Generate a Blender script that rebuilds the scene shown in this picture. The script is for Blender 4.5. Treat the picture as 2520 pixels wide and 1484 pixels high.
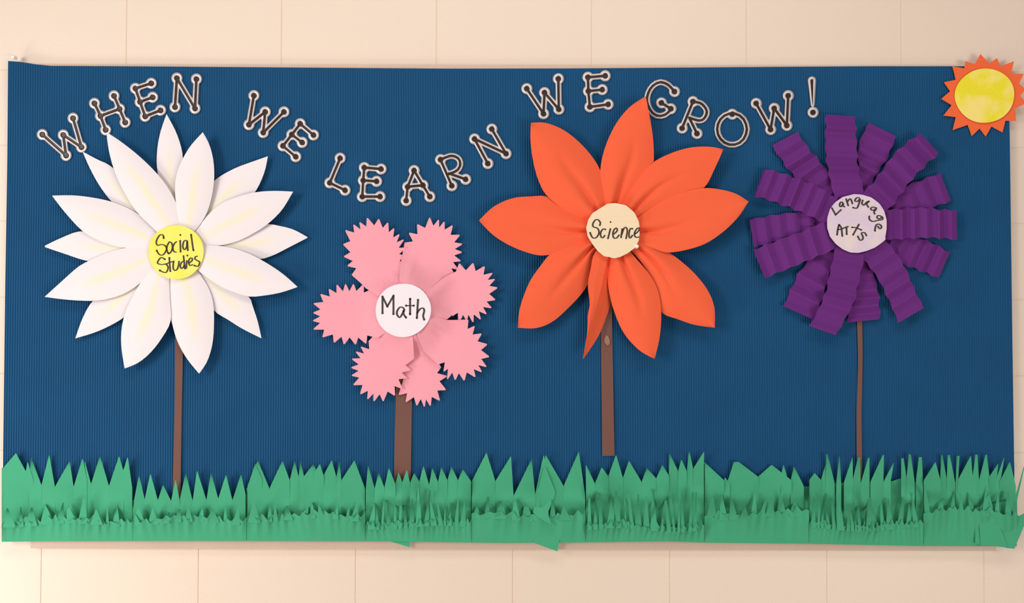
import bpy, math, random
from mathutils import Vector, Matrix

# ------------------------------------------------------------------ camera, light, exposure
scene = bpy.context.scene
for o in list(bpy.data.objects):
    bpy.data.objects.remove(o)
COL = scene.collection
W, H = 2520.0, 1484.0
LENS = 33.15
FPX = W * LENS / 36.0
TILT, ROLL = math.radians(1.4), math.radians(0.15)
CAM = Vector((0.0, -2.455, 1.44))
FWD = Vector((0, math.cos(TILT), math.sin(TILT)))
_r = Vector((1, 0, 0)); _u = Vector((0, -math.sin(TILT), math.cos(TILT)))
RGT = _r * math.cos(ROLL) + _u * math.sin(ROLL)
UPV = _u * math.cos(ROLL) - _r * math.sin(ROLL)
cd = bpy.data.cameras.new('camera'); cd.lens = LENS; cd.sensor_width = 36; cd.sensor_fit = 'HORIZONTAL'
cam = bpy.data.objects.new('camera', cd); COL.objects.link(cam)
cam.matrix_world = Matrix(((RGT.x, UPV.x, -FWD.x, CAM.x), (RGT.y, UPV.y, -FWD.y, CAM.y),
                           (RGT.z, UPV.z, -FWD.z, CAM.z), (0, 0, 0, 1)))
scene.camera = cam

world = bpy.data.worlds.new('world'); scene.world = world; world.use_nodes = True
bgn = world.node_tree.nodes['Background']
bgn.inputs[0].default_value = (1.0, 0.93, 0.88, 1); bgn.inputs[1].default_value = 0.20

def area(name, loc, target, sx, sy, power, color):
    l = bpy.data.lights.new(name, 'AREA'); l.shape = 'RECTANGLE'; l.size = sx; l.size_y = sy
    l.energy = power; l.color = color
    o = bpy.data.objects.new(name, l); COL.objects.link(o); o.location = loc
    o.rotation_euler = (Vector(target) - Vector(loc)).to_track_quat('-Z', 'Y').to_euler()
    return o
area('side_window', (-2.5, -2.7, 1.9), (-0.2, 0.0, 1.2), 0.9, 1.2, 46, (1.0, 0.94, 0.91))
area('ceiling_lamp', (0.1, -1.75, 3.1), (0.1, 0.0, 1.0), 2.6, 0.5, 18, (1.0, 0.93, 0.88))
area('door_light', (-2.5, -1.3, 0.4), (-1.0, 0.0, 0.5), 0.8, 0.8, 20, (1.0, 0.97, 0.97))
area('low_right_fill', (2.1, -3.4, 0.5), (0.9, 0.0, 0.6), 1.8, 0.9, 41, (1.0, 0.94, 0.91))  # added fill lamp, no real source; lifts the lower right of the wall

vs = scene.view_settings
vs.view_transform = 'Standard'; vs.look = 'None'; vs.gamma = 1.0; vs.use_curve_mapping = False
vs.exposure = 0.05

rnd = random.Random(7)
BOARD = 0.024          # distance of the front of the blue paper's ribs from the wall

def P(u, v, d=0.0):
    """point seen at photo pixel (u, v) that stands d metres in front of the wall"""
    q = FWD + RGT * ((u - W / 2) / FPX) - UPV * ((v - H / 2) / FPX)
    t = (-d - CAM.y) / q.y
    return CAM + q * t

# ------------------------------------------------------------------ materials
def lin(c):
    return tuple(((x / 255.0) / 12.92 if x / 255.0 <= 0.04045 else ((x / 255.0 + 0.055) / 1.055) ** 2.4) for x in c)

def paper(name, rgb, var=0.05, rough=0.85, bump=0.12, scale=60.0, spec=0.25, big=6.0):
    m = bpy.data.materials.new(name); m.use_nodes = True
    nt = m.node_tree; b = nt.nodes['Principled BSDF']
    c = lin(rgb)
    tc = nt.nodes.new('ShaderNodeTexCoord')
    n = nt.nodes.new('ShaderNodeTexNoise'); n.inputs['Scale'].default_value = big; n.inputs['Detail'].default_value = 6
    f = nt.nodes.new('ShaderNodeTexNoise'); f.inputs['Scale'].default_value = scale * 12; f.inputs['Detail'].default_value = 3
    r = nt.nodes.new('ShaderNodeValToRGB')
    r.color_ramp.elements[0].position = 0.3; r.color_ramp.elements[1].position = 0.7
    r.color_ramp.elements[0].color = tuple(x * (1 - var) for x in c) + (1,)
    r.color_ramp.elements[1].color = tuple(min(0.92, x * (1 + var)) for x in c) + (1,)
    mx = nt.nodes.new('ShaderNodeMath'); mx.operation = 'MULTIPLY_ADD'; mx.inputs[1].default_value = 0.5
    hb = nt.nodes.new('ShaderNodeMath'); hb.operation = 'MULTIPLY'; hb.inputs[1].default_value = 0.5
    nt.links.new(tc.outputs['Object'], n.inputs['Vector']); nt.links.new(tc.outputs['Object'], f.inputs['Vector'])
    nt.links.new(f.outputs['Fac'], hb.inputs[0])
    nt.links.new(n.outputs['Fac'], mx.inputs[0]); nt.links.new(hb.outputs[0], mx.inputs[2])
    nt.links.new(mx.outputs[0], r.inputs['Fac']); nt.links.new(r.outputs['Color'], b.inputs['Base Color'])
    b.inputs['Roughness'].default_value = rough; b.inputs['Specular IOR Level'].default_value = spec
    if bump:
        bp = nt.nodes.new('ShaderNodeBump'); bp.inputs['Strength'].default_value = bump; bp.inputs['Distance'].default_value = 0.0006
        nt.links.new(f.outputs['Fac'], bp.inputs['Height']); nt.links.new(bp.outputs['Normal'], b.inputs['Normal'])
    m.diffuse_color = c + (1,)
    return m

def simple(name, rgb, rough=0.5, metal=0.0, spec=0.5):
    m = bpy.data.materials.new(name); m.use_nodes = True
    nt = m.node_tree; b = nt.nodes['Principled BSDF']
    n = nt.nodes.new('ShaderNodeTexNoise'); n.inputs['Scale'].default_value = 90
    r = nt.nodes.new('ShaderNodeValToRGB'); c = lin(rgb)
    r.color_ramp.elements[0].color = tuple(x * 0.92 for x in c) + (1,)
    r.color_ramp.elements[1].color = tuple(min(0.95, x * 1.08) for x in c) + (1,)
    nt.links.new(n.outputs['Fac'], r.inputs['Fac']); nt.links.new(r.outputs['Color'], b.inputs['Base Color'])
    b.inputs['Roughness'].default_value = rough; b.inputs['Metallic'].default_value = metal
    b.inputs['Specular IOR Level'].default_value = spec
    return m

def mix_into(m, fac_out, rgb):
    nt = m.node_tree; b = nt.nodes['Principled BSDF']
    src = b.inputs['Base Color'].links[0].from_socket
    mx = nt.nodes.new('ShaderNodeMix'); mx.data_type = 'RGBA'
    nt.links.new(fac_out, mx.inputs[0]); nt.links.new(src, mx.inputs[6]); mx.inputs[7].default_value = lin(rgb) + (1,)
    nt.links.new(mx.outputs[2], b.inputs['Base Color'])

M_WALL = paper('painted_block', (237, 219, 201), 0.02, 0.42, 0.5, 16, 0.45, 3.0)
M_FLOOR = paper('floor_tile', (196, 182, 164), 0.06, 0.4, 0.0, 8, 0.5, 4.0)
M_CORK = paper('cork', (170, 125, 85), 0.2, 0.9, 0.4, 30)
M_FRAME = paper('frame_wood', (214, 190, 172), 0.08, 0.6, 0.1, 20)
M_BLUE = paper('blue_corrugated_paper', (18, 80, 124), 0.10, 0.8, 0.15, 40, 0.25, 9.0)
M_WHITE = paper('white_petal_paper', (240, 232, 234), 0.012, 0.8, 0.05, 50)
M_YELLOW = paper('yellow_crayon_paper', (253, 236, 100), 0.06, 0.8, 0.1, 50, 0.25, 14)
M_PINK = paper('pink_paper', (252, 166, 180), 0.03, 0.85, 0.12)
M_WDISC = paper('white_disc_paper', (245, 238, 244), 0.01, 0.8, 0.05)
M_ORANGE = paper('orange_felt_paper', (255, 104, 66), 0.05, 0.9, 0.25, 40)
M_CREAM = paper('cream_disc_paper', (250, 226, 190), 0.02, 0.85, 0.1)
M_PURPLE = paper('purple_crepe_paper', (108, 44, 128), 0.08, 0.85, 0.35, 45)
M_LILAC = paper('lilac_disc_paper', (226, 208, 226), 0.06, 0.8, 0.1, 50, 0.25, 16)
M_BROWN = paper('brown_strip_paper', (120, 84, 75), 0.06, 0.8, 0.1)
M_GREEN = paper('green_construction_paper', (70, 170, 128), 0.06, 0.85, 0.2, 40, 0.25, 10)
M_SUNO = paper('sun_orange_paper', (255, 110, 62), 0.04, 0.85, 0.15)
M_SUNY = paper('sun_yellow_paint', (255, 232, 50), 0.10, 0.7, 0.1, 20, 0.3, 16)
M_SILVER = simple('silver_foil', (222, 213, 212), 0.42, 0.45)
M_GROOVE = simple('groove_reflection', (52, 36, 30), 0.35, 0.0, 0.35)  # reflection of the dark room in the mirror groove, painted as brown
M_INK = simple('black_marker_ink', (62, 52, 46), 0.7)
M_PIN = simple('white_plastic', (250, 248, 244), 0.2)
M_TAPE = simple('clear_tape', (158, 122, 108), 0.25)
# crayon streak on the white petals: runs along each petal's own midrib (UV)
def streak():
    nt = M_WHITE.node_tree
    uv = nt.nodes.new('ShaderNodeUVMap'); uv.uv_map = 'UVMap'
    sp = nt.nodes.new('ShaderNodeSeparateXYZ'); nt.links.new(uv.outputs['UV'], sp.inputs[0])
    def math_(op, a, b=None, c=None):
        k = nt.nodes.new('ShaderNodeMath'); k.operation = op
        for i, x in enumerate((a, b, c)):
            if x is None: continue
            if isinstance(x, (int, float)): k.inputs[i].default_value = x
            else: nt.links.new(x, k.inputs[i])
        return k.outputs[0]
    tc = nt.nodes.new('ShaderNodeTexCoord')
    n = nt.nodes.new('ShaderNodeTexNoise'); n.inputs['Scale'].default_value = 26; n.inputs['Detail'].default_value = 5
    nt.links.new(tc.outputs['Object'], n.inputs['Vector'])
    jit = math_('MULTIPLY_ADD', n.outputs['Fac'], 0.16, -0.08)
    dv = math_('ADD', math_('SUBTRACT', sp.outputs['Y'], 0.5), jit)
    a = math_('DIVIDE', dv, 0.105); a = math_('MULTIPLY', a, a); g = math_('POWER', 2.718, math_('MULTIPLY', a, -1.0))
    mr = nt.nodes.new('ShaderNodeMapRange'); mr.interpolation_type = 'SMOOTHSTEP'
    mr.inputs[1].default_value = 0.22; mr.inputs[2].default_value = 0.42; nt.links.new(sp.outputs['X'], mr.inputs[0])
    fac = math_('MULTIPLY', g, mr.outputs[0]); fac = math_('MULTIPLY', fac, math_('MULTIPLY_ADD', n.outputs['Fac'], 0.9, 0.15))
    mix_into(M_WHITE, fac, (241, 235, 192))
streak()
def patch(m, rgb, scale, lo, hi, stretch=(1, 1, 1)):
    nt = m.node_tree
    tc = nt.nodes.new('ShaderNodeTexCoord'); mp = nt.nodes.new('ShaderNodeMapping'); mp.inputs['Scale'].default_value = stretch
    n = nt.nodes.new('ShaderNodeTexNoise'); n.inputs['Scale'].default_value = scale; n.inputs['Detail'].default_value = 4
    mr = nt.nodes.new('ShaderNodeMapRange'); mr.inputs[1].default_value = lo; mr.inputs[2].default_value = hi
    nt.links.new(tc.outputs['Object'], mp.inputs[0]); nt.links.new(mp.outputs[0], n.inputs['Vector'])
    nt.links.new(n.outputs['Fac'], mr.inputs[0]); mix_into(m, mr.outputs[0], rgb)
patch(M_SUNY, (255, 234, 130), 14, 0.46, 0.60)
patch(M_LILAC, (236, 222, 214), 18, 0.48, 0.70)
patch(M_YELLOW, (253, 241, 140), 20, 0.45, 0.75)
patch(M_CREAM, (244, 218, 186), 40, 0.5, 0.8, (1, 1, 6))

# ------------------------------------------------------------------ object helpers
def tag(o, label=None, cat=None, group=None, kind=None):
    if label: o['label'] = label
    if cat: o['category'] = cat
    if group: o['group'] = group
    if kind: o['kind'] = kind
    return o

def thing(name, loc, label, cat, group=None):
    o = bpy.data.objects.new(name, None); COL.objects.link(o); o.location = loc
    o.empty_display_size = 0.03
    return tag(o, label, cat, group)

def mesh_obj(name, verts, faces, mat, parent=None, thick=0.0, uvs=None, smooth=False, origin=None, label=None):
    """verts in world space; origin defaults to their centre; faces are turned to look at the room"""
    ny = 0.0
    for f in faces:
        a, b, c = verts[f[0]], verts[f[1]], verts[f[2]]
        ny += (b - a).cross(c - a).y
    if thick and ny > 0:
        faces = [tuple(reversed(f)) for f in faces]
    if thick:                                     # paper: front, back and a rim with vertices of its own, so edges stay crisp
        n = len(verts); cnt = {}
        for f in faces:
            for a, b in zip(f, f[1:] + f[:1]): cnt[(a, b)] = 1
        rim = [e for e in cnt if (e[1], e[0]) not in cnt]
        verts = list(verts) + [v + Vector((0, thick, 0)) for v in verts]
        if uvs is not None: uvs = list(uvs) + list(uvs)
        faces = list(faces) + [tuple(n + i for i in reversed(f)) for f in faces]
        for a, b in rim:
            k = len(verts)
            verts += [verts[b], verts[a], verts[n + a], verts[n + b]]
            if uvs is not None: uvs += [uvs[b], uvs[a], uvs[a], uvs[b]]
            faces.append((k, k + 1, k + 2, k + 3))
    if origin is None:
        lo = [min(v[i] for v in verts) for i in range(3)]; hi = [max(v[i] for v in verts) for i in range(3)]
        origin = Vector([(a + b) / 2 for a, b in zip(lo, hi)])
    me = bpy.data.meshes.new(name)
    me.from_pydata([tuple(v - origin) for v in verts], [], faces)
    if uvs is not None:
        ul = me.uv_layers.new(name='UVMap')
        for lp in me.loops: ul.data[lp.index].uv = uvs[lp.vertex_index]
    if smooth:
        for p in me.polygons: p.use_smooth = True
    me.materials.append(mat); me.update()
    o = bpy.data.objects.new(name, me); COL.objects.link(o)
    if parent is not None:
        off = Vector((0, 0, 0)); p = parent
        while p is not None: off += p.location; p = p.parent
        o.parent = parent; o.location = origin - off
    else:
        o.location = origin
    if label: o['label'] = label
    return o

def smooth(x): x = max(0.0, min(1.0, x)); return x * x * (3 - 2 * x)

def crop(ox, oy, s):
    return lambda p: (ox + p[0] / s, oy + p[1] / s)

def spline(pts, n):
    """n+1 arc-length-even samples of a Catmull-Rom curve through pts"""
    q = [pts[0]] + list(pts) + [pts[-1]]
    out = []
    for i in range(1, len(q) - 2):
        p0, p1, p2, p3 = q[i - 1], q[i], q[i + 1], q[i + 2]
        for k in range(12):
            t = k / 12
            out.append(tuple(0.5 * (2 * p1[j] + (p2[j] - p0[j]) * t + (2 * p0[j] - 5 * p1[j] + 4 * p2[j] - p3[j]) * t * t
                       + (3 * p1[j] - p0[j] - 3 * p2[j] + p3[j]) * t ** 3) for j in (0, 1)))
    out.append(tuple(pts[-1]))
    return resample(out, n)

def resample(out, n):
    L = [0.0]
    for a, b in zip(out, out[1:]): L.append(L[-1] + math.hypot(b[0] - a[0], b[1] - a[1]))
    res, j = [], 0
    for k in range(n + 1):
        s = L[-1] * k / n
        while j < len(L) - 2 and L[j + 1] < s: j += 1
        d = L[j + 1] - L[j]; t = (s - L[j]) / d if d > 1e-9 else 0
        t = min(1, max(0, t))
        res.append((out[j][0] + (out[j + 1][0] - out[j][0]) * t, out[j][1] + (out[j + 1][1] - out[j][1]) * t))
    return res

def ribbon(name, left, right, depth, mat, parent, nl=22, nw=8, thick=0.0006, curve=True, smooth=True, label=None, jog=None):
    """sheet between two edges, both listed tip first; depth(s, w): s 0 tip..1 base, w 0..1 across, metres from wall"""
    fn = spline if curve else resample
    A, B = fn(left, nl), fn(right, nl)
    V, F, UV = [], [], []
    for i in range(nl + 1):
        for j in range(nw + 1):
            s, w = i / nl, j / nw
            e = jog(s) / (math.hypot(B[i][0] - A[i][0], B[i][1] - A[i][1]) or 1) if jog else 0.0
            u = A[i][0] + (B[i][0] - A[i][0]) * (w + e); v = A[i][1] + (B[i][1] - A[i][1]) * (w + e)
            V.append(P(u, v, depth(s, w))); UV.append((s, w))
    for i in range(nl):
        for j in range(nw):
            a = i * (nw + 1) + j
            F.append((a, a + 1, a + nw + 2, a + nw + 1))
    return mesh_obj(name, V, F, mat, parent, thick, UV, smooth, label=label)

def fan(name, outline, c, depth, mat, parent, rings=(0.3, 0.55, 0.75, 0.9, 1.0), thick=0.0006, smooth=True, label=None):
    """star-shaped sheet about c; depth(u, v, r)"""
    n = len(outline); V = [P(c[0], c[1], depth(c[0], c[1], 0))]; F = []
    for r in rings:
        for p in outline:
            u, v = c[0] + (p[0] - c[0]) * r, c[1] + (p[1] - c[1]) * r
            V.append(P(u, v, depth(u, v, r)))
    for i in range(n):
        F.append((0, 1 + i, 1 + (i + 1) % n))
    for k in range(len(rings) - 1):
        a0, b0 = 1 + k * n, 1 + (k + 1) * n
        for i in range(n):
            j = (i + 1) % n
            F.append((a0 + i, b0 + i, b0 + j, a0 + j))
    return mesh_obj(name, V, F, mat, parent, thick, None, smooth, label=label)

def box(name, a, b, mat, parent=None, bev=0.0, label=None):
    x0, y0, z0 = a; x1, y1, z1 = b
    V = [Vector(p) for p in ((x0, y0, z0), (x1, y0, z0), (x1, y1, z0), (x0, y1, z0), (x0, y0, z1), (x1, y0, z1), (x1, y1, z1), (x0, y1, z1))]
    F = [(0, 3, 2, 1), (4, 5, 6, 7), (0, 1, 5, 4), (1, 2, 6, 5), (2, 3, 7, 6), (3, 0, 4, 7)]
    o = mesh_obj(name, V, F, mat, parent, label=label)
    if bev:
        m = o.modifiers.new('bevel', 'BEVEL'); m.width = bev; m.segments = 2
    return o

# ------------------------------------------------------------------ the setting: painted block wall and floor
PX, PZ = 0.4064, 0.1985
wall = tag(box('wall_back', (-3.2, 0.0016, 0.0), (3.2, 0.12, 2.98), M_WALL), kind='structure')
floor = tag(box('floor', (-3.2, -4.2, -0.05), (3.2, 0.12, 0.0), M_FLOOR), kind='structure')
jx = P(1262, 1400).x; jz = P(1262, 734).z
g, dp, bv = 0.0011, 0.0075, 0.0009
hx, hz = PX / 2 - g, PZ / 2 - g
V = []
for y, ix in ((0.0, bv), (bv, 0.0), (dp, 0.0)):
    for sx, sz in ((-1, -1), (1, -1), (1, 1), (-1, 1)):
        V.append((sx * (hx - ix), y, sz * (hz - ix)))
F = [(0, 1, 2, 3)]
for k in (0, 4):
    for i in range(4):
        j = (i + 1) % 4
        F.append((k + i, k + 4 + i, k + 4 + j, k + j))
bme = bpy.data.meshes.new('block'); bme.from_pydata(V, [], F); bme.materials.append(M_WALL); bme.update()
zb = jz
row = 0
while zb - PZ > 0.0: zb -= PZ; row -= 1
while zb + PZ <= 2.99:
    # bottom visible course has its joints at jx; courses alternate by half a block
    course = round((zb - jz) / PZ)
    off = 0.0 if course % 2 == 0 else PX / 2
    x = jx + off + PX / 2 - 8 * PX
    while x < 3.2 - PX / 2:
        if x > -3.2 + PX / 2:
            o = bpy.data.objects.new('block', bme); COL.objects.link(o); o.parent = wall
            o.location = Vector((x, 0.0, zb + PZ / 2)) - wall.location
        x += PX
    zb += PZ

# ------------------------------------------------------------------ bulletin board and its blue corrugated paper
p0, p1 = P(74, 1350, 0.018), P(2440, 163, 0.018)
bx0, bx1, bz0, bz1 = p0.x, p1.x, p0.z, p1.z
board = thing('bulletin_board', (0, -0.009, bz0), 'wood framed bulletin board on the block wall, covered with blue paper', 'bulletin board')
fw = 0.03
box('cork_panel', (bx0 + fw, -0.016, bz0 + fw), (bx1 - fw, -0.0005, bz1 - fw), M_CORK, board)
box('frame_rail', (bx0, -0.018, bz0), (bx1, -0.0003, bz0 + fw), M_FRAME, board, 0.002)
box('frame_rail', (bx0, -0.018, bz1 - fw), (bx1, -0.0003, bz1), M_FRAME, board, 0.002)
box('frame_rail', (bx0, -0.018, bz0 + fw), (bx0 + fw, -0.0003, bz1 - fw), M_FRAME, board, 0.002)
box('frame_rail', (bx1 - fw, -0.018, bz0 + fw), (bx1, -0.0003, bz1 - fw), M_FRAME, board, 0.002)

def interp(pts, x):
    for a, b in zip(pts, pts[1:]):
        if x <= b[0]: return a[1] + (b[1] - a[1]) * (x - a[0]) / (b[0] - a[0])
    return pts[-1][1]
TOP = [(0, 150), (20, 150), (50, 152), (85, 158), (125, 162), (300, 163), (700, 166), (1100, 169), (1400, 168.5), (1800, 165.5), (2150, 163), (2500, 163)]
BOT = [(0, 1329), (1000, 1329), (1990, 1333), (2500, 1337)]
LEFT = [(150, 20), (400, 18), (700, 13), (1100, 8), (1340, 6)]
RIGHT = [(150, 2481), (330, 2485), (800, 2491), (1150, 2496), (1340, 2498)]
ncol, nrow = 413 * 6, 26
V, F = [], []
for i in range(ncol + 1):
    s = i / ncol
    xm = 20 + s * 2460
    t, b = interp(TOP, xm), interp(BOT, xm)
    for k in range(nrow + 1):
        y = t + (b - t) * k / nrow
        x = interp(LEFT, y) * (1 - s) + interp(RIGHT, y) * s
        d = 0.0213 + 0.0011 * math.cos(2 * math.pi * i / 6)
        d += 0.006 * max(0.0, 1 - (x - 15) / 110) ** 2 * max(0.0, 1 - (y - 150) / 200) ** 2
        V.append(P(x, y, d))
for i in range(ncol):
    for k in range(nrow):
        a = i * (nrow + 1) + k
        F.append((a, a + 1, a + nrow + 2, a + nrow + 1))
tag(mesh_obj('corrugated_paper', V, F, M_BLUE, None, 0.0008, None, True),
    'dark blue corrugated paper sheet covering the whole bulletin board', 'paper')

# ------------------------------------------------------------------ flowers
def petal_depth(base, lift, cup, tilt, dart=0.0, dl=0.55, wob=0.0, ph=0.0):
    def f(s, w):
        o = 1 - s                                   # 0 at the flower's middle, 1 at the tip
        c = 2 * w - 1
        d = base + lift * math.sin(min(1.0, o * 1.05) * math.pi * 0.62) - cup * c * c * math.sin(math.pi * min(1, o * 0.9 + 0.1)) + tilt * c * math.sin(math.pi * o)
        if dart:
            k = max(0.0, 1 - o / dl)
            d -= dart * k ** 0.8 * math.exp(-((c - 0.12) / 0.13) ** 2) - dart * 0.55 * k * math.exp(-((c + 0.35) / 0.35) ** 2)
        if wob: d += wob * math.sin(3.2 * o + ph + 1.8 * c)
        return BOARD + d
    return f

def strip(name, pts_l, pts_r, d, mat, parent, label=None):
    return ribbon(name, pts_l, pts_r, lambda s, w: BOARD + d + 0.0008 * math.sin(9 * s), mat, parent, 24, 2, 0.0006, False, label=label)

def pen(name, strokes, C, width, d, parent, dots=(), dotr=0.0, mat=None):
    """handwriting: flat ink ribbons lying on a paper disc"""
    V, F = [], []
    def dab(x, y, r):
        b = len(V); n = 8
        for k in range(n):
            a = 2 * math.pi * k / n
            V.append(P(x + r * math.cos(a), y + r * math.sin(a), d))
        F.append(tuple(range(b, b + n)))
    for st in strokes:
        pts = [C(p) for p in st]
        q = spline(pts, max(2, 5 * (len(pts) - 1))) if len(pts) > 2 else resample(pts, 4)
        b = len(V); n = len(q)
        for i, p in enumerate(q):
            a, c = q[max(0, i - 1)], q[min(n - 1, i + 1)]
            dx, dy = c[0] - a[0], c[1] - a[1]; L = math.hypot(dx, dy) or 1
            wv = width * (0.70 + 0.62 * abs(dy) / L) / 2          # pen held upright: down-strokes thicker
            V.append(P(p[0] - dy / L * wv, p[1] + dx / L * wv, d)); V.append(P(p[0] + dy / L * wv, p[1] - dx / L * wv, d))
        for i in range(n - 1):
            F.append((b + 2 * i, b + 2 * i + 1, b + 2 * i + 3, b + 2 * i + 2))
    for p in dots:
        x, y = C(p); dab(x, y, dotr)
    return mesh_obj(name, V, F, mat or M_INK, parent, 0.0001)

def circle(c, rx, ry, n=40, wob=0.0, seed=1):
    r = random.Random(seed); out = []
    ph = [r.uniform(0, 6.28) for _ in range(3)]
    for k in range(n):
        a = 2 * math.pi * k / n
        s = 1 + wob * (math.sin(2 * a + ph[0]) + 0.6 * math.sin(3 * a + ph[1]) + 0.5 * math.sin(5 * a + ph[2]))
        out.append((c[0] + rx * s * math.cos(a), c[1] + ry * s * math.sin(a)))
    return out

# ---- white daisy "Social Studies"
C = crop(80, 260, 2.183)
daisy = thing('paper_daisy', P(434, 1230, BOARD), 'large white paper daisy with yellow centre reading Social Studies', 'paper flower', 'paper flowers on the board')
strip('stem', [(431, 740), (431, 835), (430, 985), (424, 1236)], [(450, 740), (450, 870), (447.5, 985), (444, 1236)], 0.002, M_BROWN, daisy)
back = [
 ([(270,250),(310,340),(360,430),(420,510),(500,590),(600,680),(720,760)], [(275,250),(350,290),(420,325),(520,420),(620,540),(700,660),(770,750)]),
 ([(720,45),(685,150),(668,260),(672,360),(700,480),(750,620),(765,740)], [(720,45),(770,140),(800,230),(808,300),(805,420),(800,620),(790,740)]),
 ([(1264,272),(1170,305),(1080,340),(980,400),(920,480),(860,600),(790,740)], [(1264,272),(1245,360),(1195,465),(1120,540),(1000,620),(900,700),(810,780)]),
 ([(1477,706),(1400,665),(1320,645),(1250,638),(1100,680),(950,740),(800,770)], [(1477,710),(1380,760),(1290,805),(1215,825),(1100,820),(950,800),(800,800)]),
 ([(1230,1250),(1210,1160),(1185,1085),(1160,1025),(1050,940),(920,860),(800,780)], [(1230,1250),(1130,1200),(1050,1150),(975,1100),(930,1010),(880,900),(770,800)]),
 ([(230,1250),(270,1140),(325,1048),(430,960),(560,880),(740,780)], [(230,1250),(330,1220),(420,1180),(500,1130),(570,1050),(650,930),(770,810)]),
 ([(67,752),(160,708),(260,675),(400,690),(600,740),(760,775)], [(67,760),(170,795),(300,835),(420,835),(600,810),(760,800)]),
]
front = [
 ([(107,483),(220,482),(330,495),(430,518),(530,560),(620,620),(690,690),(760,770)], [(107,487),(180,580),(265,670),(350,720),(450,755),(560,770),(640,775),(750,790)]),
 ([(895,1440),(830,1360),(780,1270),(750,1170),(730,1060),(728,960),(735,870),(760,790)], [(895,1440),(940,1370),(968,1270),(975,1150),(970,1060),(950,990),(910,920),(860,850),(790,780)]),
 ([(65,1027),(150,950),(240,870),(300,835),(400,790),(500,765),(620,755),(760,770)], [(65,1027),(160,1040),(270,1048),(370,1045),(480,1015),(570,960),(640,890),(770,800)]),
 ([(1400,462),(1300,458),(1200,465),(1100,490),(1010,530),(940,590),(880,670),(790,770)], [(1400,462),(1340,560),(1270,630),(1210,672),(1120,720),(1040,745),(920,765),(790,790)]),
 ([(495,1412),(480,1320),(476,1230),(490,1140),(520,1060),(575,960),(640,880),(750,790)], [(495,1412),(570,1380),(640,1320),(700,1240),(742,1155),(738,1040),(735,930),(745,860),(780,790)]),
 ([(915,143),(850,215),(800,300),(770,390),(766,470),(775,560),(780,650),(775,770)], [(915,143),(950,210),(972,300),(975,400),(960,500),(930,590),(880,665),(790,770)]),
 ([(1422,972),(1340,900),(1240,835),(1150,790),(1050,760),(920,750),(790,770)], [(1422,975),(1330,1005),(1230,1022),(1160,1025),(1080,1000),(1000,965),(920,910),(860,860),(780,790)]),
 ([(397,142),(410,240),(440,350),(490,460),(560,570),(640,650),(720,730),(770,790)], [(402,145),(470,190),(560,260),(650,345),(720,430),(770,520),(792,600),(797,680),(785,780)]),
]
for k, (a, b) in enumerate(back):
    ribbon('petal', [C(p) for p in a], [C(p) for p in b], petal_depth(0.006 + 0.0005 * k, 0.006, 0.003, 0.001 * (-1) ** k), M_WHITE, daisy)
for k, (a, b) in enumerate(front):
    ribbon('petal', [C(p) for p in a], [C(p) for p in b], petal_depth(0.0145 + 0.0011 * k, 0.012, 0.006, 0.0018 * (-1) ** k), M_WHITE, daisy)
cc = C((771, 787))
disc = fan('flower_center', circle(cc, 67.5, 67, 40, 0.006, 3), cc, lambda u, v, r: BOARD + 0.0305, M_YELLOW, daisy, (0.5, 1.0), label='yellow paper disc with handwritten words')
K = crop(350, 540, 9.276)
pen('handwriting', [
  [(490,425),(470,355),(400,360),(345,440),(320,520),(345,590),(430,575),(510,590),(555,660),(530,740),(470,810),(390,800),(330,715)],
  [(620,510),(570,600),(560,690),(600,780),(655,740),(690,640),(670,540),(620,510)],
  [(790,505),(735,550),(700,640),(720,730),(785,750)], [(865,480),(875,740)],
  [(1025,480),(960,490),(928,570),(932,650),(970,690),(1015,620),(1025,480),(1040,700)], [(1115,350),(1165,705)],
  [(515,910),(440,870),(380,920),(350,1000),(440,1030),(545,1025),(590,1100),(550,1205),(470,1200),(400,1160)],
  [(615,870),(640,1185)], [(545,1015),(690,960)], [(715,950),(705,1100),(740,1165),(800,1130),(838,1000),(832,950)],
  [(955,950),(900,980),(868,1060),(890,1120),(945,1080),(965,1000)], [(940,820),(975,1125)], [(1018,930),(1005,1125)],
  [(1070,1000),(1140,935),(1130,880),(1080,900),(1058,980),(1090,1050),(1160,1030)],
  [(1270,840),(1220,850),(1200,900),(1260,940),(1312,980),(1270,1070),(1190,1050)]], K, 3.1, BOARD + 0.0309, disc,
  [(490,425),(330,710),(870,355),(1115,350),(1170,705),(865,490),(875,735),(1040,700),(600,775),(515,910),(400,1165),(1030,825),(1190,1055),(620,880),(640,1180),(715,960),(975,1120),(545,1020)], 2.5)

# ---- pink flower "Math"
C = crop(740, 500, 2.854)
pinkf = thing('paper_flower', P(990, 1200, BOARD), 'pink paper flower with seven fringed petals and white centre reading Math', 'paper flower', 'paper flowers on the board')
strip('stem', [(975, 860), (974, 960), (969, 1194)], [(1015, 860), (1014, 960), (1011, 1194)], 0.002, M_BROWN, pinkf)
def serrated(tips, base, c, depth=48, blunt=3.8):
    out = []
    for i, t in enumerate(tips):
        pr = tips[max(0, i - 1)]; nx = tips[min(len(tips) - 1, i + 1)]
        tx, ty = nx[0] - pr[0], nx[1] - pr[1]; L = math.hypot(tx, ty) or 1
        out.append((t[0] - tx / L * blunt, t[1] - ty / L * blunt)); out.append((t[0] + tx / L * blunt, t[1] + ty / L * blunt))
        if i < len(tips) - 1:
            m = ((t[0] + nx[0]) / 2, (t[1] + nx[1]) / 2); dx, dy = c[0] - m[0], c[1] - m[1]; L = math.hypot(dx, dy)
            k = min(depth, L * 0.5)
            out.append((m[0] + dx / L * k, m[1] + dy / L * k))
    return out + base
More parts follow.
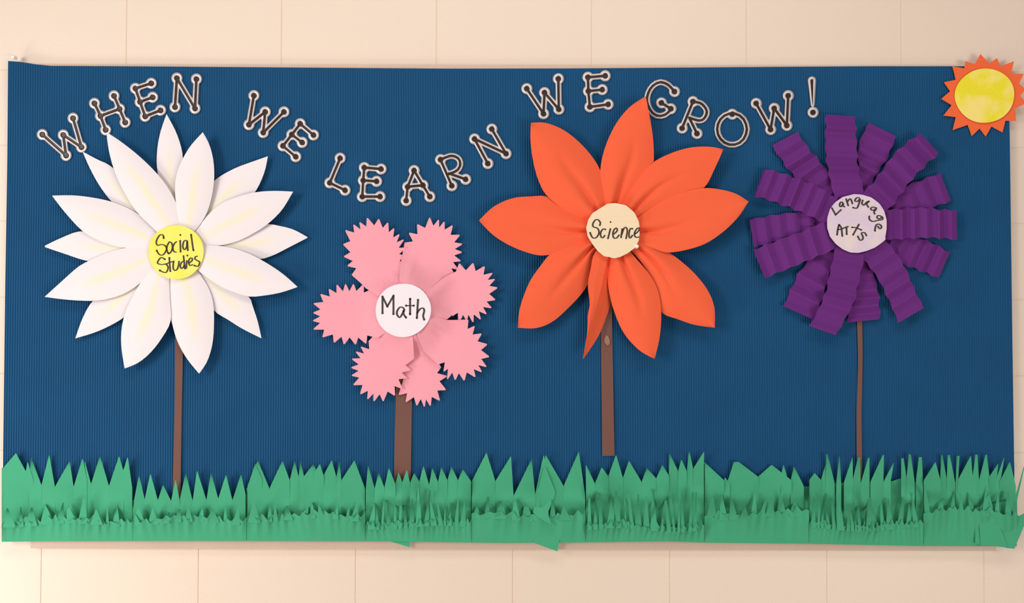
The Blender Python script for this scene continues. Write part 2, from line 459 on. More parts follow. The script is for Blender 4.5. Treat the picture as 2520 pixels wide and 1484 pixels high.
pinks = [   # tips clockwise, base points, centre, base depth, outward lift
 ([(690,1345),(740,1395),(815,1420),(868,1428),(910,1422),(975,1385),(1018,1310),(1025,1215),(985,1150)][::-1], [(720,1240),(690,1120),(720,940),(800,900),(900,1000)][::1], (850,1220), 0.006, 0.006),
 ([(730,280),(762,210),(820,150),(905,103),(968,118),(1008,132),(1065,158),(1115,225),(1132,288),(1130,345),(1122,405),(1105,465),(1085,510)], [(1020,560),(900,690),(760,690),(690,600),(700,440)], (915,340), 0.008, 0.008),
 ([(360,505),(330,440),(305,375),(300,290),(315,192),(372,152),(415,135),(468,105),(548,112),(612,138),(655,178),(692,220),(722,258),(735,315),(740,372),(745,435)], [(745,560),(755,690),(690,740),(610,700),(540,650),(460,600),(420,560)], (560,400), 0.012, 0.008),
 ([(540,945),(458,985),(385,992),(305,990),(235,978),(155,940),(92,885),(88,825),(90,770),(92,705),(140,640),(200,605),(255,575),(315,570),(370,570),(440,572),(500,605)], [(600,660),(700,720),(720,800),(640,880)], (340,785), 0.014, 0.007),
 ([(480,965),(425,1010),(390,1045),(362,1095),(357,1155),(360,1210),(372,1275),(420,1340),(470,1375),(515,1390),(580,1390),(660,1350),(710,1300),(742,1228),(770,1172),(795,1090)], [(790,980),(780,850),(700,780),(600,830)], (580,1160), 0.016, 0.014),
 ([(1115,425),(1210,422),(1290,445),(1345,492),(1362,535),(1380,595),(1365,678),(1338,735),(1303,778),(1262,815),(1210,835),(1165,825),(1110,840),(1065,790)], [(1000,840),(860,800),(800,740),(860,640),(1010,520),(1090,480)], (1150,640), 0.015, 0.010),
 ([(1175,820),(1220,865),(1268,918),(1308,992),(1322,1078),(1303,1148),(1270,1185),(1225,1220),(1148,1245),(1085,1240),(1030,1235),(1005,1180),(960,1130)], [(915,1090),(860,1040),(820,940),(780,800),(860,760),(1020,820),(1100,820)], (1090,1020), 0.019, 0.018),
]
hub = C((720, 752))
for tips, base, c, b0, lift in pinks:
    ol = [C(p) for p in serrated(tips, base, c)]
    c2 = C(c); R0 = math.hypot(c2[0] - hub[0], c2[1] - hub[1])
    ax = ((c2[0] - hub[0]) / R0, (c2[1] - hub[1]) / R0)
    def dep(u, v, r, b0=b0, lift=lift, R0=R0, ax=ax):
        a = ((u - hub[0]) * ax[0] + (v - hub[1]) * ax[1]) / R0          # 0 at hub, 1 at petal centre
        t = ((u - hub[0]) * ax[1] - (v - hub[1]) * ax[0]) / R0
        q = smooth((a - 0.40 - 0.10 * t) / 0.30)
        return BOARD + max(0.0016, 0.042 + b0 * 0.2 - (0.041 - b0 * 0.85) * q + 0.007 * max(0, a - 0.8) ** 1.2 - 0.007 * t * t)
    fan('petal', ol, c2, dep, M_PINK, pinkf, (0.15, 0.3, 0.42, 0.54, 0.64, 0.74, 0.82, 0.9, 1.0))
disc = fan('flower_center', circle(hub, 68, 66, 40, 0.008, 9), hub, lambda u, v, r: BOARD + 0.0485, M_WDISC, pinkf, (0.5, 1.0), label='white paper disc with handwritten word')
K = crop(910, 680, 9.276)
pen('handwriting', [[(290,840),(290,460)], [(290,460),(400,690)], [(400,690),(540,445)], [(540,445),(540,860)],
  [(790,740),(710,700),(640,760),(618,860),(680,940),(740,860),(792,740),(770,850),(825,940)], [(920,515),(920,865)], [(830,670),(1000,670)],
  [(1100,540),(1075,950)], [(1080,840),(1150,745),(1220,728),(1242,790),(1218,900),(1240,985)]], K, 3.6, BOARD + 0.0489, disc,
  [(290,465),(290,840),(540,445),(540,860),(400,690),(920,515),(920,865),(830,670),(1000,670),(1100,540),(1075,950),(1240,985),(825,940)], 3.0)

# ---- orange flower "Science"
C = crop(1160, 220, 2.183)
oranf = thing('paper_flower', P(1497, 1122, BOARD), 'large orange paper flower with pointed petals and cream centre reading Science', 'paper flower', 'paper flowers on the board')
st = strip('stem', [(1478, 640), (1478.5, 820), (1482, 1122)], [(1506, 640), (1506.5, 820), (1512.5, 1122)], 0.002, M_BROWN, oranf)
fan('tape_piece', circle((1494, 838), 7, 12, 12, 0.1, 2), (1494, 838), lambda u, v, r: BOARD + 0.0042, M_TAPE, st, (0.5, 1.0), 0.0002)
orange = [
 ([(320,179),(318,280),(335,400),(365,500),(410,575),(520,660),(640,720),(740,770)], [(320,179),(400,180),(490,215),(570,275),(640,350),(690,430),(710,520),(725,620),(765,740)], 0.030, 0.016),
 ([(1353,322),(1280,308),(1180,312),(1080,340),(980,390),(900,470),(830,580),(770,740)], [(1353,322),(1310,420),(1250,528),(1150,565),(1050,610),(960,660),(890,700),(790,760)], 0.026, 0.014),
 ([(935,38),(850,95),(780,180),(730,280),(700,380),(692,470),(698,560),(710,640),(745,750)], [(937,38),(955,130),(972,230),(980,330),(975,420),(930,490),(870,570),(820,640),(775,750)], 0.022, 0.016),
 ([(1490,602),(1420,560),(1340,538),(1250,530),(1150,548),(1050,588),(960,640),(890,690),(780,750)], [(1490,602),(1430,690),(1340,775),(1230,840),(1070,876),(980,855),(900,820),(780,780)], 0.032, 0.020),
 ([(1308,1280),(1305,1170),(1270,1080),(1200,990),(1110,910),(1040,865),(950,820),(880,790),(780,760)], [(1302,1280),(1200,1265),(1110,1235),(1020,1195),(990,1080),(940,970),(870,880),(770,790)], 0.026, 0.018),
 ([(983,1447),(900,1400),(820,1310),(770,1200),(740,1090),(730,990),(735,900),(755,790)], [(984,1447),(1010,1340),(1020,1220),(1010,1110),(980,1030),(930,960),(870,890),(785,780)], 0.030, 0.018),
 ([(249,1279),(262,1170),(310,1040),(370,950),(430,880),(530,835),(640,800),(750,770)], [(252,1281),(350,1282),(440,1245),(530,1165),(590,1100),(625,1045),(645,960),(670,880),(760,790)], 0.024, 0.018),
 ([(42,703),(120,630),(220,585),(320,575),(410,577),(520,640),(630,700),(750,760)], [(43,707),(120,785),(220,845),(330,885),(410,890),(520,855),(630,810),(750,780)], 0.028, 0.018),
]
for k, (a, b, base, lift) in enumerate(orange):
    ribbon('petal', [C(p) for p in a], [C(p) for p in b],
           petal_depth(base, lift, 0.012, 0.004 * (1 if k % 2 else -1), 0.019, 0.66, 0.0025, k * 1.3), M_ORANGE, oranf, 30, 18, 0.0012)
# the petal that folds along its middle: one sheet, creased on a ridge
LA = spline([C(p) for p in [(599,1448),(622,1310),(626,1210),(636,1150),(626,1050),(642,960),(662,880),(750,790)]], 24)
RI = spline([C(p) for p in [(600,1448),(640,1280),(668,1180),(690,1100),(712,1000),(730,910),(760,790)]], 24)
RB = spline([C(p) for p in [(601,1450),(680,1330),(722,1230),(748,1140),(745,1000),(742,910),(770,790)]], 24)
V, F = [], []
for i in range(25):
    o = 1 - i / 24; e = math.sin(math.pi * min(1, o * 0.95 + 0.02))
    d = BOARD + 0.034 + 0.008 * math.sin(o * 2.2)
    V += [P(*LA[i], d + 0.006 * e), P(*[(LA[i][j] + RI[i][j]) / 2 for j in (0, 1)], d + 0.005 * e), P(*RI[i], d),
          P(*[(RI[i][j] + RB[i][j]) / 2 for j in (0, 1)], d - 0.017 * e), P(*RB[i], d - 0.031 * e)]
for i in range(24):
    for j in range(4):
        a = i * 5 + j; F.append((a, a + 1, a + 6, a + 5))
mesh_obj('petal', V, F, M_ORANGE, oranf, 0.0012, None, False, label='orange petal folded lengthwise')
cc = C((763, 762))
ol = [C(p) for p in [(730,615),(770,610),(830,622),(875,660),(900,710),(905,760),(900,810),(880,850),(840,880),(800,900),(765,908),(740,900),(715,898),(680,870),(650,830),(625,790),(617,745),(628,700),(650,665),(690,640)]]
disc = fan('flower_center', resample(ol + [ol[0]], 60)[:-1], cc, lambda u, v, r: BOARD + 0.052, M_CREAM, oranf, (0.5, 1.0), label='cream paper disc with handwritten word')
K = crop(1420, 480, 8.728)
pen('handwriting', [[(490,650),(500,590),(450,530),(390,540),(340,620),(350,680),(430,710),(470,770),(460,850),(400,920),(330,910),(280,810)],
  [(610,740),(560,730),(510,800),(510,880),(550,920),(605,860)], [(720,715),(665,930)],
  [(790,840),(860,770),(850,710),(800,740),(770,830),(790,920),(850,920),(910,850)], [(970,730),(945,910)],
  [(955,860),(1010,715),(1060,700),(1080,780),(1055,930)], [(1190,725),(1150,720),(1120,800),(1120,900),(1150,920),(1195,855)],
  [(1240,840),(1320,775),(1340,710),(1290,720),(1240,800),(1238,880),(1290,912),(1335,895)]], K, 3.2, BOARD + 0.0524, disc,
  [(720,580),(490,650),(280,810),(610,740),(665,930),(945,910),(1055,930),(970,730),(1190,725)], 2.2)

# ---- purple flower "Language Arts"
C = crop(1820, 260, 2.559)
purp = thing('paper_flower', P(2115, 1180, BOARD), 'purple flower of accordion-folded paper strips with lilac centre reading Language Arts', 'paper flower', 'paper flowers on the board')
strip('stem', [(2108, 640), (2109, 795), (2112, 880), (2108, 1020), (2109, 1190)], [(2121, 640), (2122, 795), (2123, 880), (2120, 1020), (2122, 1190)], 0.002, M_BROWN, purp)
strips = [   # (left edge, right edge from tip, base depth, folds)
 ([(815,108),(768,190),(745,280),(750,420),(760,560),(735,700)], [(988,192),(950,270),(930,330),(850,450),(800,600),(760,720)], 0.008, 6),
 ([(1262,420),(1150,465),(1060,500),(900,600),(750,720)], [(1330,597),(1200,640),(1060,650),(920,690),(760,760)], 0.008, 6),
 ([(1325,925),(1230,868),(1140,835),(960,760),(780,720)], [(1255,1082),(1120,1030),(1010,985),(930,890),(760,790)], 0.008, 7),
 ([(888,1345),(880,1200),(850,1070),(810,940),(770,780)], [(682,1366),(690,1200),(700,1060),(710,930),(730,780)], 0.006, 6),
 ([(475,1352),(530,1200),(575,1040),(650,900),(745,770)], [(280,1265),(330,1150),(385,1040),(520,890),(710,750)], 0.008, 6),
 ([(62,715),(200,690),(370,670),(540,690),(730,720)], [(90,890),(240,850),(400,800),(540,780),(730,770)], 0.009, 7),
 ([(365,165),(440,270),(535,385),(620,520),(750,700)], [(205,250),(270,345),(345,445),(480,570),(720,750)], 0.010, 7),
 ([(540,55),(538,200),(545,340),(582,520),(640,740)], [(727,68),(735,230),(745,390),(778,520),(800,740)], 0.024, 8),
 ([(1135,170),(985,290),(850,470),(780,545),(680,680)], [(1252,298),(1105,440),(975,610),(930,660),(800,800)], 0.026, 7),
 ([(1366,655),(1250,650),(1150,640),(920,655),(740,665)], [(1370,842),(1240,830),(1130,832),(920,842),(740,840)], 0.022, 8),
 ([(1165,1272),(1110,1170),(1055,1040),(990,930),(930,860),(790,700)], [(1005,1365),(940,1220),(880,1100),(810,1000),(760,950),(670,790)], 0.024, 7),
 ([(612,1448),(680,1320),(722,1240),(745,1140),(772,1020),(790,930),(800,760)], [(445,1390),(500,1280),(545,1170),(568,1060),(600,920),(640,740)], 0.027, 7),
 ([(160,1088),(280,1040),(400,990),(600,905),(760,830)], [(88,910),(270,840),(380,800),(500,745),(720,660)], 0.025, 7),
 ([(92,570),(220,610),(380,670),(490,720),(720,820)], [(155,397),(290,435),(470,500),(575,560),(790,680)], 0.022, 8),
]
for a, b, base, nf in strips:
    ph = rnd.uniform(0, 1); amp = rnd.uniform(0.006, 0.009)
    def dep(s, w, base=base, nf=nf, ph=ph, amp=amp):
        x = (s * nf + ph) % 1.0
        tri = 4 * abs(x - 0.5) - 1
        tri = max(-0.86, min(0.86, tri)) * (0.55 + 0.45 * math.sin(2.1 * s * nf / 2 + ph * 6) ** 2)
        return BOARD + base + amp * tri * (1 - 0.55 * max(0, s - 0.6) / 0.4) + 0.006 * (1 - s) * 0.5
    o = ribbon('folded_strip', [C(p) for p in a], [C(p) for p in b], dep, M_PURPLE, purp, nf * 8, 4, 0.0005, True, False, jog=lambda s, dep=dep, base=base: 420 * (dep(s, 0.5) - BOARD - base))
cc = C((738, 742))
ol = [C(p) for p in [(720,557),(770,560),(830,578),(880,615),(910,660),(926,720),(926,780),(915,840),(922,842),(890,868),(850,895),(800,915),(750,927),(700,925),(650,905),(605,870),(570,825),(552,770),(552,710),(570,650),(600,610),(650,575)]]
disc = fan('flower_center', resample(ol + [ol[0]], 66)[:-1], cc, lambda u, v, r: BOARD + 0.0375, M_LILAC, purp, (0.5, 1.0), label='lilac paper disc with handwritten words')
K = crop(2020, 460, 8.244)
pen('handwriting', [[(225,430),(300,565)], [(300,565),(420,455)], [(452,322),(410,308),(382,350),(392,398),(428,388),(452,322)], [(452,322),(456,385),(492,408)],
  [(515,250),(560,390)], [(540,300),(600,240),(645,350)], [(790,225),(730,220),(690,280),(740,295),(800,240),(770,350),(730,430),(655,420)],
  [(855,260),(835,330),(870,372),(930,310),(990,285)], [(985,290),(930,345),(975,420)], [(1140,432),(1060,410),(1012,440),(1050,475),(1130,440),(1078,510),(1105,555)],
  [(1130,610),(1170,580),(1245,610),(1248,660),(1150,680),(1050,700),(985,655),(985,600)], [(1245,610),(1180,650),(1130,610)],
  [(1150,790),(1200,850),(1232,805),(1180,755),(1120,780),(1095,890)], [(330,970),(345,860),(370,765)], [(370,765),(415,830),(435,995)], [(330,870),(430,855)],
  [(520,800),(525,960)], [(430,850),(480,830),(565,800)], [(770,765),(655,970)], [(635,820),(720,830),(820,872)],
  [(930,1000),(890,930),(825,940),(850,1000),(850,1060),(795,1080),(752,1005)]], K, 3.4, BOARD + 0.0379, disc,
  [(225,430),(300,565),(515,250),(985,600),(370,770),(330,970),(435,995),(525,960),(770,765),(655,970),(635,820),(820,872),(752,1005),(1100,890),(655,420)], 2.4)

# ------------------------------------------------------------------ paper sun
C = crop(2260, 80, 4.946)
sun = thing('paper_sun', P(2420, 336, BOARD), 'paper sun with orange spiky rays and a yellow painted disc at the board corner', 'paper sun')
tipv = [(755,262),(865,375),(960,310),(1000,412),(1165,348),(1130,500),(1285,502),(1225,625),(1312,690),(1240,770),(1312,860),(1180,925),(1190,1078),(1060,1075),(1025,1218),(890,1145),(820,1268),(745,1170),(650,1262),(600,1125),(418,1188),(455,1030),(305,1010),(405,885),(278,808),(385,715),(310,605),(455,575),(415,412),(560,435),(575,348),(690,385)]
sc = C((808, 768))
fan('ray_ring', [C(p) for p in tipv], sc, lambda u, v, r: BOARD + 0.004 + 0.002 * math.sin(u * 0.02), M_SUNO, sun, (0.5, 0.8, 1.0))
fan('sun_disc', circle(sc, 73.2, 67, 44, 0.012, 12), sc, lambda u, v, r: BOARD + 0.0075, M_SUNY, sun, (0.5, 1.0), label='yellow watercolour disc')

# ------------------------------------------------------------------ silver letters (embossed foil, mirror groove painted with a dark room reflection)
def seg_d(px, py, a, b):
    dx, dy = b[0] - a[0], b[1] - a[1]; L2 = dx * dx + dy * dy
    t = max(0.0, min(1.0, ((px - a[0]) * dx + (py - a[1]) * dy) / L2)) if L2 else 0.0
    return math.hypot(px - a[0] - dx * t, py - a[1] - dy * t), t


def letter(ch, C, lines, dots, label, ro=7.6, do=14.0, ri=3.1, di=6.9, taper=None, curves=()):
    segs = [(C(a), C(b)) for a, b in lines]
    for cv in curves:
        q = spline([C(p) for p in cv], 18); segs += list(zip(q, q[1:]))
    dd = [C(p) for p in dots]
    allp = [p for s in segs for p in s] + dd
    step = 1.45
    x0 = min(p[0] for p in allp) - do - 3; x1 = max(p[0] for p in allp) + do + 3
    y0 = min(p[1] for p in allp) - do - 3; y1 = max(p[1] for p in allp) + do + 3
    nx, ny = int((x1 - x0) / step) + 2, int((y1 - y0) / step) + 2
    def field(x, y):
        so = gi = 1e9
        for k, (a, b) in enumerate(segs):
            d, t = seg_d(x, y, a, b)
            k_o, k_i = (ro, ri)
            if taper and k == 0: k_o = taper[0] + (taper[1] - taper[0]) * t; k_i = taper[2] + (taper[3] - taper[2]) * t
            so = min(so, d - k_o); gi = min(gi, d - k_i)
        for p in dd:
            d = math.hypot(x - p[0], y - p[1]); so = min(so, d - do); gi = min(gi, d - di)
        return -so, gi
    def height(s, g):
        h = 0.0036 * math.sqrt(smooth(s / 3.6)) if s > 0 else 0.0
        return h - 0.0024 * smooth((1.2 - g) / 2.6)
    grid = [[field(x0 + i * step, y0 + j * step) for j in range(ny)] for i in range(nx)]
    def build(f):
        V, F, key = [], [], {}
        def vert(k, x, y):
            if k not in key:
                s, g = field(x, y)
                key[k] = len(V); V.append(P(x, y, BOARD + 0.0008 + height(s, g)))
            return key[k]
        for i in range(nx - 1):
            for j in range(ny - 1):
                cs = ((i, j), (i + 1, j), (i + 1, j + 1), (i, j + 1))
                vals = [f(*grid[a][b]) for a, b in cs]
                if max(vals) <= 0: continue
                for tri in ((0, 1, 2), (0, 2, 3)):
                    poly = []
                    for q in range(3):
                        a, b = tri[q], tri[(q + 1) % 3]
                        if vals[a] > 0: poly.append(vert(cs[a], x0 + cs[a][0] * step, y0 + cs[a][1] * step))
                        if (vals[a] > 0) != (vals[b] > 0):
                            A, B, va, vb = (cs[a], cs[b], vals[a], vals[b]) if cs[a] < cs[b] else (cs[b], cs[a], vals[b], vals[a])
                            t = va / (va - vb)
                            poly.append(vert((A, B), x0 + (A[0] + (B[0] - A[0]) * t) * step, y0 + (A[1] + (B[1] - A[1]) * t) * step))
                    if len(poly) >= 3: F.append(tuple(reversed(poly)))
        return V, F
    base = P((x0 + x1) / 2, y1 - 3, BOARD)
    t = thing('foil_letter', base, label, 'letter', 'silver letters of the slogan')
    V, F = build(lambda s, g: min(s, g)); mesh_obj('letter_body', V, F, M_SILVER, t, smooth=True)
    V, F = build(lambda s, g: -g); mesh_obj('groove', V, F, M_GROOVE, t, smooth=True, label='mirror foil groove with dark room reflection painted in')

def chain(*p): return list(zip(p, p[1:]))
A1, A2, A3, A4 = crop(0, 80, 4.364), crop(540, 160, 4.121), crop(940, 160, 4.122), crop(1500, 140, 4.5)
def w_(C, p, lab): letter('W', C, chain(*p), p, lab)
def e_(C, s, arms, lab): letter('E', C, chain(*s) + list(zip(s, arms)), s + arms, lab)
w_(A1, [(455,1095),(710,1320),(680,1100),(875,1230),(785,920)], 'silver letter W that begins the word WHEN')
h = [(1015,760),(1080,895),(1135,1045),(1225,680),(1285,820),(1345,965)]
letter('H', A1, [(h[0],h[1]),(h[1],h[2]),(h[3],h[4]),(h[4],h[5]),(h[1],h[4])], h, 'silver letter H in the word WHEN')
e_(A1, [(1455,600),(1505,745),(1560,900)], [(1625,545),(1640,695),(1725,835)], 'silver letter E in the word WHEN')
n = [(1880,800),(1900,490),(2095,815),(2110,500)]
letter('N', A1, chain(*n), n, 'silver letter N that ends the word WHEN')
w_(A2, [(350,310),(300,605),(465,475),(445,685),(655,475)], 'silver letter W of the word WE beside the daisy')
e_(A2, [(820,595),(735,705),(645,820)], [(955,710),(840,785),(775,930)], 'tilted silver letter E of the word WE beside the daisy')
letter('L', A2, chain((1225,945),(1120,1195),(1275,1270)), [(1225,945),(1120,1195),(1275,1270)], 'silver letter L that begins the word LEARN')
e_(A2, [(1470,1040),(1460,1170),(1450,1335)], [(1640,1055),(1595,1180),(1630,1335)], 'silver letter E in the word LEARN')
a = [(1975,1070),(1910,1235),(1895,1375),(2065,1220),(2135,1335)]
letter('A', A2, [(a[0],a[1]),(a[1],a[2]),(a[0],a[3]),(a[3],a[4]),(a[1],a[3])], a, 'silver letter A in the word LEARN')
letter('R', A3, [((595,960),(710,1225)),((680,1100),(850,1160))], [(595,960),(710,1225),(850,1160)], 'silver letter R in the word LEARN',
       curves=[[(595,960),(700,922),(775,948),(795,1010),(760,1070),(670,1110)]])
n = [(1075,1000),(940,750),(1260,900),(1115,650)]
letter('N', A3, chain(*n), n, 'tilted silver letter N that ends the word LEARN')
w_(A3, [(1470,240),(1640,495),(1650,280),(1795,450),(1790,140)], 'silver letter W of the word WE above an orange petal tip')
e_(A3, [(2090,125),(2095,265),(2110,425)], [(2265,110),(2235,250),(2295,400)], 'silver letter E of the word WE beside the topmost orange petal')
letter('G', A4, [((680,575),(575,510))], [(720,385),(680,575),(575,510)], 'silver letter G that begins the word GROW, touched by an orange petal',
       curves=[[(720,385),(650,310),(560,280),(470,330),(418,440),(430,550),(490,635),(570,655),(640,625),(680,575)]])
letter('R', A4, [((925,495),(805,790)),((885,675),(970,850))], [(925,495),(805,790),(970,850)], 'silver letter R in the word GROW',
       curves=[[(925,495),(1020,520),(1078,600),(1050,680),(990,705),(885,675)]])
letter('O', A4, [], [(1360,635)], 'silver letter O in the word GROW',
       curves=[[(1358 + 165 * math.cos(k * math.pi / 6), 800 + 175 * math.sin(k * math.pi / 6)) for k in range(13)]])
w_(A4, [(1625,515),(1785,805),(1825,570),(1965,760),(1980,430)], 'silver letter W that ends the word GROW')
letter('exclamation', A4, [((2242,262),(2250,530))], [(2255,615)], 'silver exclamation mark after the word GROW', taper=(10.5, 5.0, 3.6, 0.6))

# ------------------------------------------------------------------ push pins
def pin(u, v, d, label):
    p = P(u, v, d)
    prof = [(0.0055, 0.0), (0.0058, 0.0012), (0.0034, 0.0028), (0.0028, 0.0085), (0.0046, 0.0105), (0.0050, 0.0125), (0.0040, 0.0140), (0.0, 0.0142)]
    V, F, n = [], [], 14
    for r, y in prof:
        for k in range(n):
            a_ = 2 * math.pi * k / n; V.append(p + Vector((r * math.cos(a_), -y, r * math.sin(a_))))
    for i in range(len(prof) - 1):
        for k in range(n):
            a_, b_ = i * n + k, i * n + (k + 1) % n; F.append((a_, b_, b_ + n, a_ + n))
    t = thing('push_pin', p, label, 'push pin', 'white push pins')
    mesh_obj('pin_head', V, F, M_PIN, t, smooth=True)
    V, F = [], []
    for y, r in ((0.0, 0.0006), (-0.012, 0.0002)):
        for k in range(6): V.append(p + Vector((r * math.cos(k * 1.047), -y, r * math.sin(k * 1.047))))
    for k in range(6): F.append((k, (k + 1) % 6, 6 + (k + 1) % 6, 6 + k))
    mesh_obj('needle', V, F, M_SILVER, t)
pin(38, 143, 0.020, 'small white push pin above the curled corner of the blue paper')
pin(1566, 607, BOARD + 0.040, 'small white push pin beside the Science disc')

# ------------------------------------------------------------------ paper grass
BOTG = [(0, 1333), (100, 1332), (330, 1331), (610, 1331), (956, 1332), (1250, 1336), (1390, 1335), (1640, 1332), (1735, 1335), (1990, 1338), (2250, 1343), (2520, 1344)]
# outline of the cut edge: blades as (left foot, tip, right foot[, blunt tip width])
T = [
 ((9,1150),(39,1116),(70,1172)), ((62,1168),(68,1138),(82,1180)), ((74,1178),(76,1126),(102,1194)), ((102,1194),(121,1121),(135,1198)), ((135,1198),(171,1136),(181,1198)),
 ((181,1198),(203,1130),(214,1180)), ((198,1196),(208,1136),(224,1191)), ((224,1191),(246,1124),(268,1196)), ((268,1196),(293,1124),(304,1160)), ((290,1200),(314,1126),(325,1198)),
 ((330,1230),(342,1171),(356,1229)), ((356,1229),(370,1167),(389,1233)), ((388,1233),(401,1194),(421,1233)), ((421,1233),(432,1182),(442,1231)), ((442,1231),(457,1165),(474,1233)),
 ((474,1233),(485,1160),(508,1231)), ((508,1231),(519,1164),(537,1227)), ((537,1227),(556,1170),(572,1231)), ((572,1231),(593,1169),(604,1215)),
 ((609,1196),(634,1134),(663,1202)), ((609,1200),(628,1142),(645,1180)), ((663,1202),(695,1135),(713,1182)), ((713,1182),(725,1136),(735,1174)), ((735,1174),(739,1136),(748,1172)), ((748,1172),(771,1143),(782,1165)),
 ((772,1165),(787,1143),(797,1172)), ((796,1170),(816,1134),(828,1174)), ((828,1174),(835,1138),(840,1180)), ((840,1182),(872,1134),(899,1202)),
 ((899,1202),(906,1148),(922,1202)), ((922,1202),(932,1165),(946,1200)), ((946,1200),(957,1153),(973,1191)), ((973,1191),(981,1164),(990,1187)), ((990,1187),(1001,1157),(1009,1189)), ((1009,1189),(1019,1165),(1032,1185)),
 ((1032,1185),(1042,1148),(1056,1193)), ((1056,1193),(1064,1153),(1078,1186)), ((1078,1186),(1086,1151),(1101,1182)), ((1101,1182),(1111,1149),(1127,1182)), ((1127,1182),(1139,1156),(1159,1184)),
 ((1159,1184),(1197,1115),(1219,1184)), ((1219,1184),(1257,1124),(1264,1220)), ((1264,1220),(1308,1131),(1317,1217)), ((1317,1217),(1338,1121),(1350,1180)), ((1330,1200),(1343,1121),(1387,1196)), ((1387,1196),(1424,1113),(1440,1217)),
 ((1441,1216),(1442,1145),(1464,1190)), ((1464,1190),(1481,1151),(1497,1172)), ((1497,1172),(1516,1121),(1533,1176)), ((1533,1176),(1548,1135),(1579,1186)), ((1579,1186),(1592,1153),(1615,1177)), ((1615,1177),(1630,1145),(1646,1170)),
 ((1646,1170),(1648,1118),(1669,1159)), ((1669,1159),(1677,1132),(1690,1159)), ((1690,1159),(1696,1113),(1706,1153)), ((1706,1153),(1732,1113),(1735,1160)),
 ((1733,1140),(1734,1138),(1782,1182)), ((1782,1182),(1784,1175),(1796,1190)), ((1790,1186),(1812,1137),(1867,1174),12), ((1860,1178),(1899,1145),(1948,1182),3), ((1922,1172),(1928,1145),(1938,1176)), ((1946,1182),(1954,1149),(1978,1196)),
 ((1992,1180),(2005,1165),(2021,1182)), ((2020,1182),(2032,1145),(2040,1185)), ((2032,1180),(2035,1118),(2054,1188),3), ((2058,1188),(2066,1124),(2070,1188)), ((2077,1187),(2098,1126),(2099,1184)), ((2098,1184),(2114,1125),(2118,1182),5), ((2118,1190),(2138,1127),(2140,1188),3),
 ((2142,1186),(2174,1120),(2174,1184),3), ((2174,1186),(2199,1140),(2192,1184)), ((2218,1176),(2221,1128),(2231,1176),6), ((2231,1178),(2239,1118),(2251,1186),5), ((2254,1184),(2265,1125),(2275,1176),7),
 ((2273,1182),(2302,1138),(2315,1184)), ((2314,1176),(2318,1120),(2330,1180),3), ((2330,1180),(2335,1120),(2351,1188),5), ((2352,1186),(2358,1122),(2358,1180),7), ((2358,1180),(2389,1123),(2394,1174)), ((2393,1178),(2403,1119),(2409,1176),5),
 ((2402,1210),(2427,1119),(2435,1174),3), ((2434,1174),(2456,1142),(2452,1190)), ((2449,1186),(2471,1127),(2462,1186)), ((2460,1186),(2485,1137),(2500,1196)), ((2496,1232),(2521,1146),(2503,1232)),
]
SHEETS = [
 (4, 326, 1198, 'green paper grass sheet with wide blades at the row end beside the daisy stem'),
 (326.5, 606, 1232, 'green paper grass sheet with short even blades around the daisy stem'),
 (606.5, 899, 1196, 'green paper grass sheet between the daisy stem and the pink flower stem'),
 (899.5, 1160, 1190, 'green paper grass sheet with small even teeth around the pink flower stem'),
 (1160.5, 1441, 1206, 'green paper grass sheet with tall broad blades and a corner hanging below the board'),
 (1441.5, 1733, 1180, 'green paper grass sheet with uneven teeth under the end of the orange flower stem'),
 (1733.5, 1991, 1184, 'green paper grass sheet with rounded humps between the orange and purple flower stems'),
 (1991.5, 2272, 1188, 'green paper grass sheet with narrow blunt blades around the purple flower stem'),
 (2272.5, 2502, 1186, 'green paper grass sheet with leaning blades sticking out past the board edge below the sun'),
]
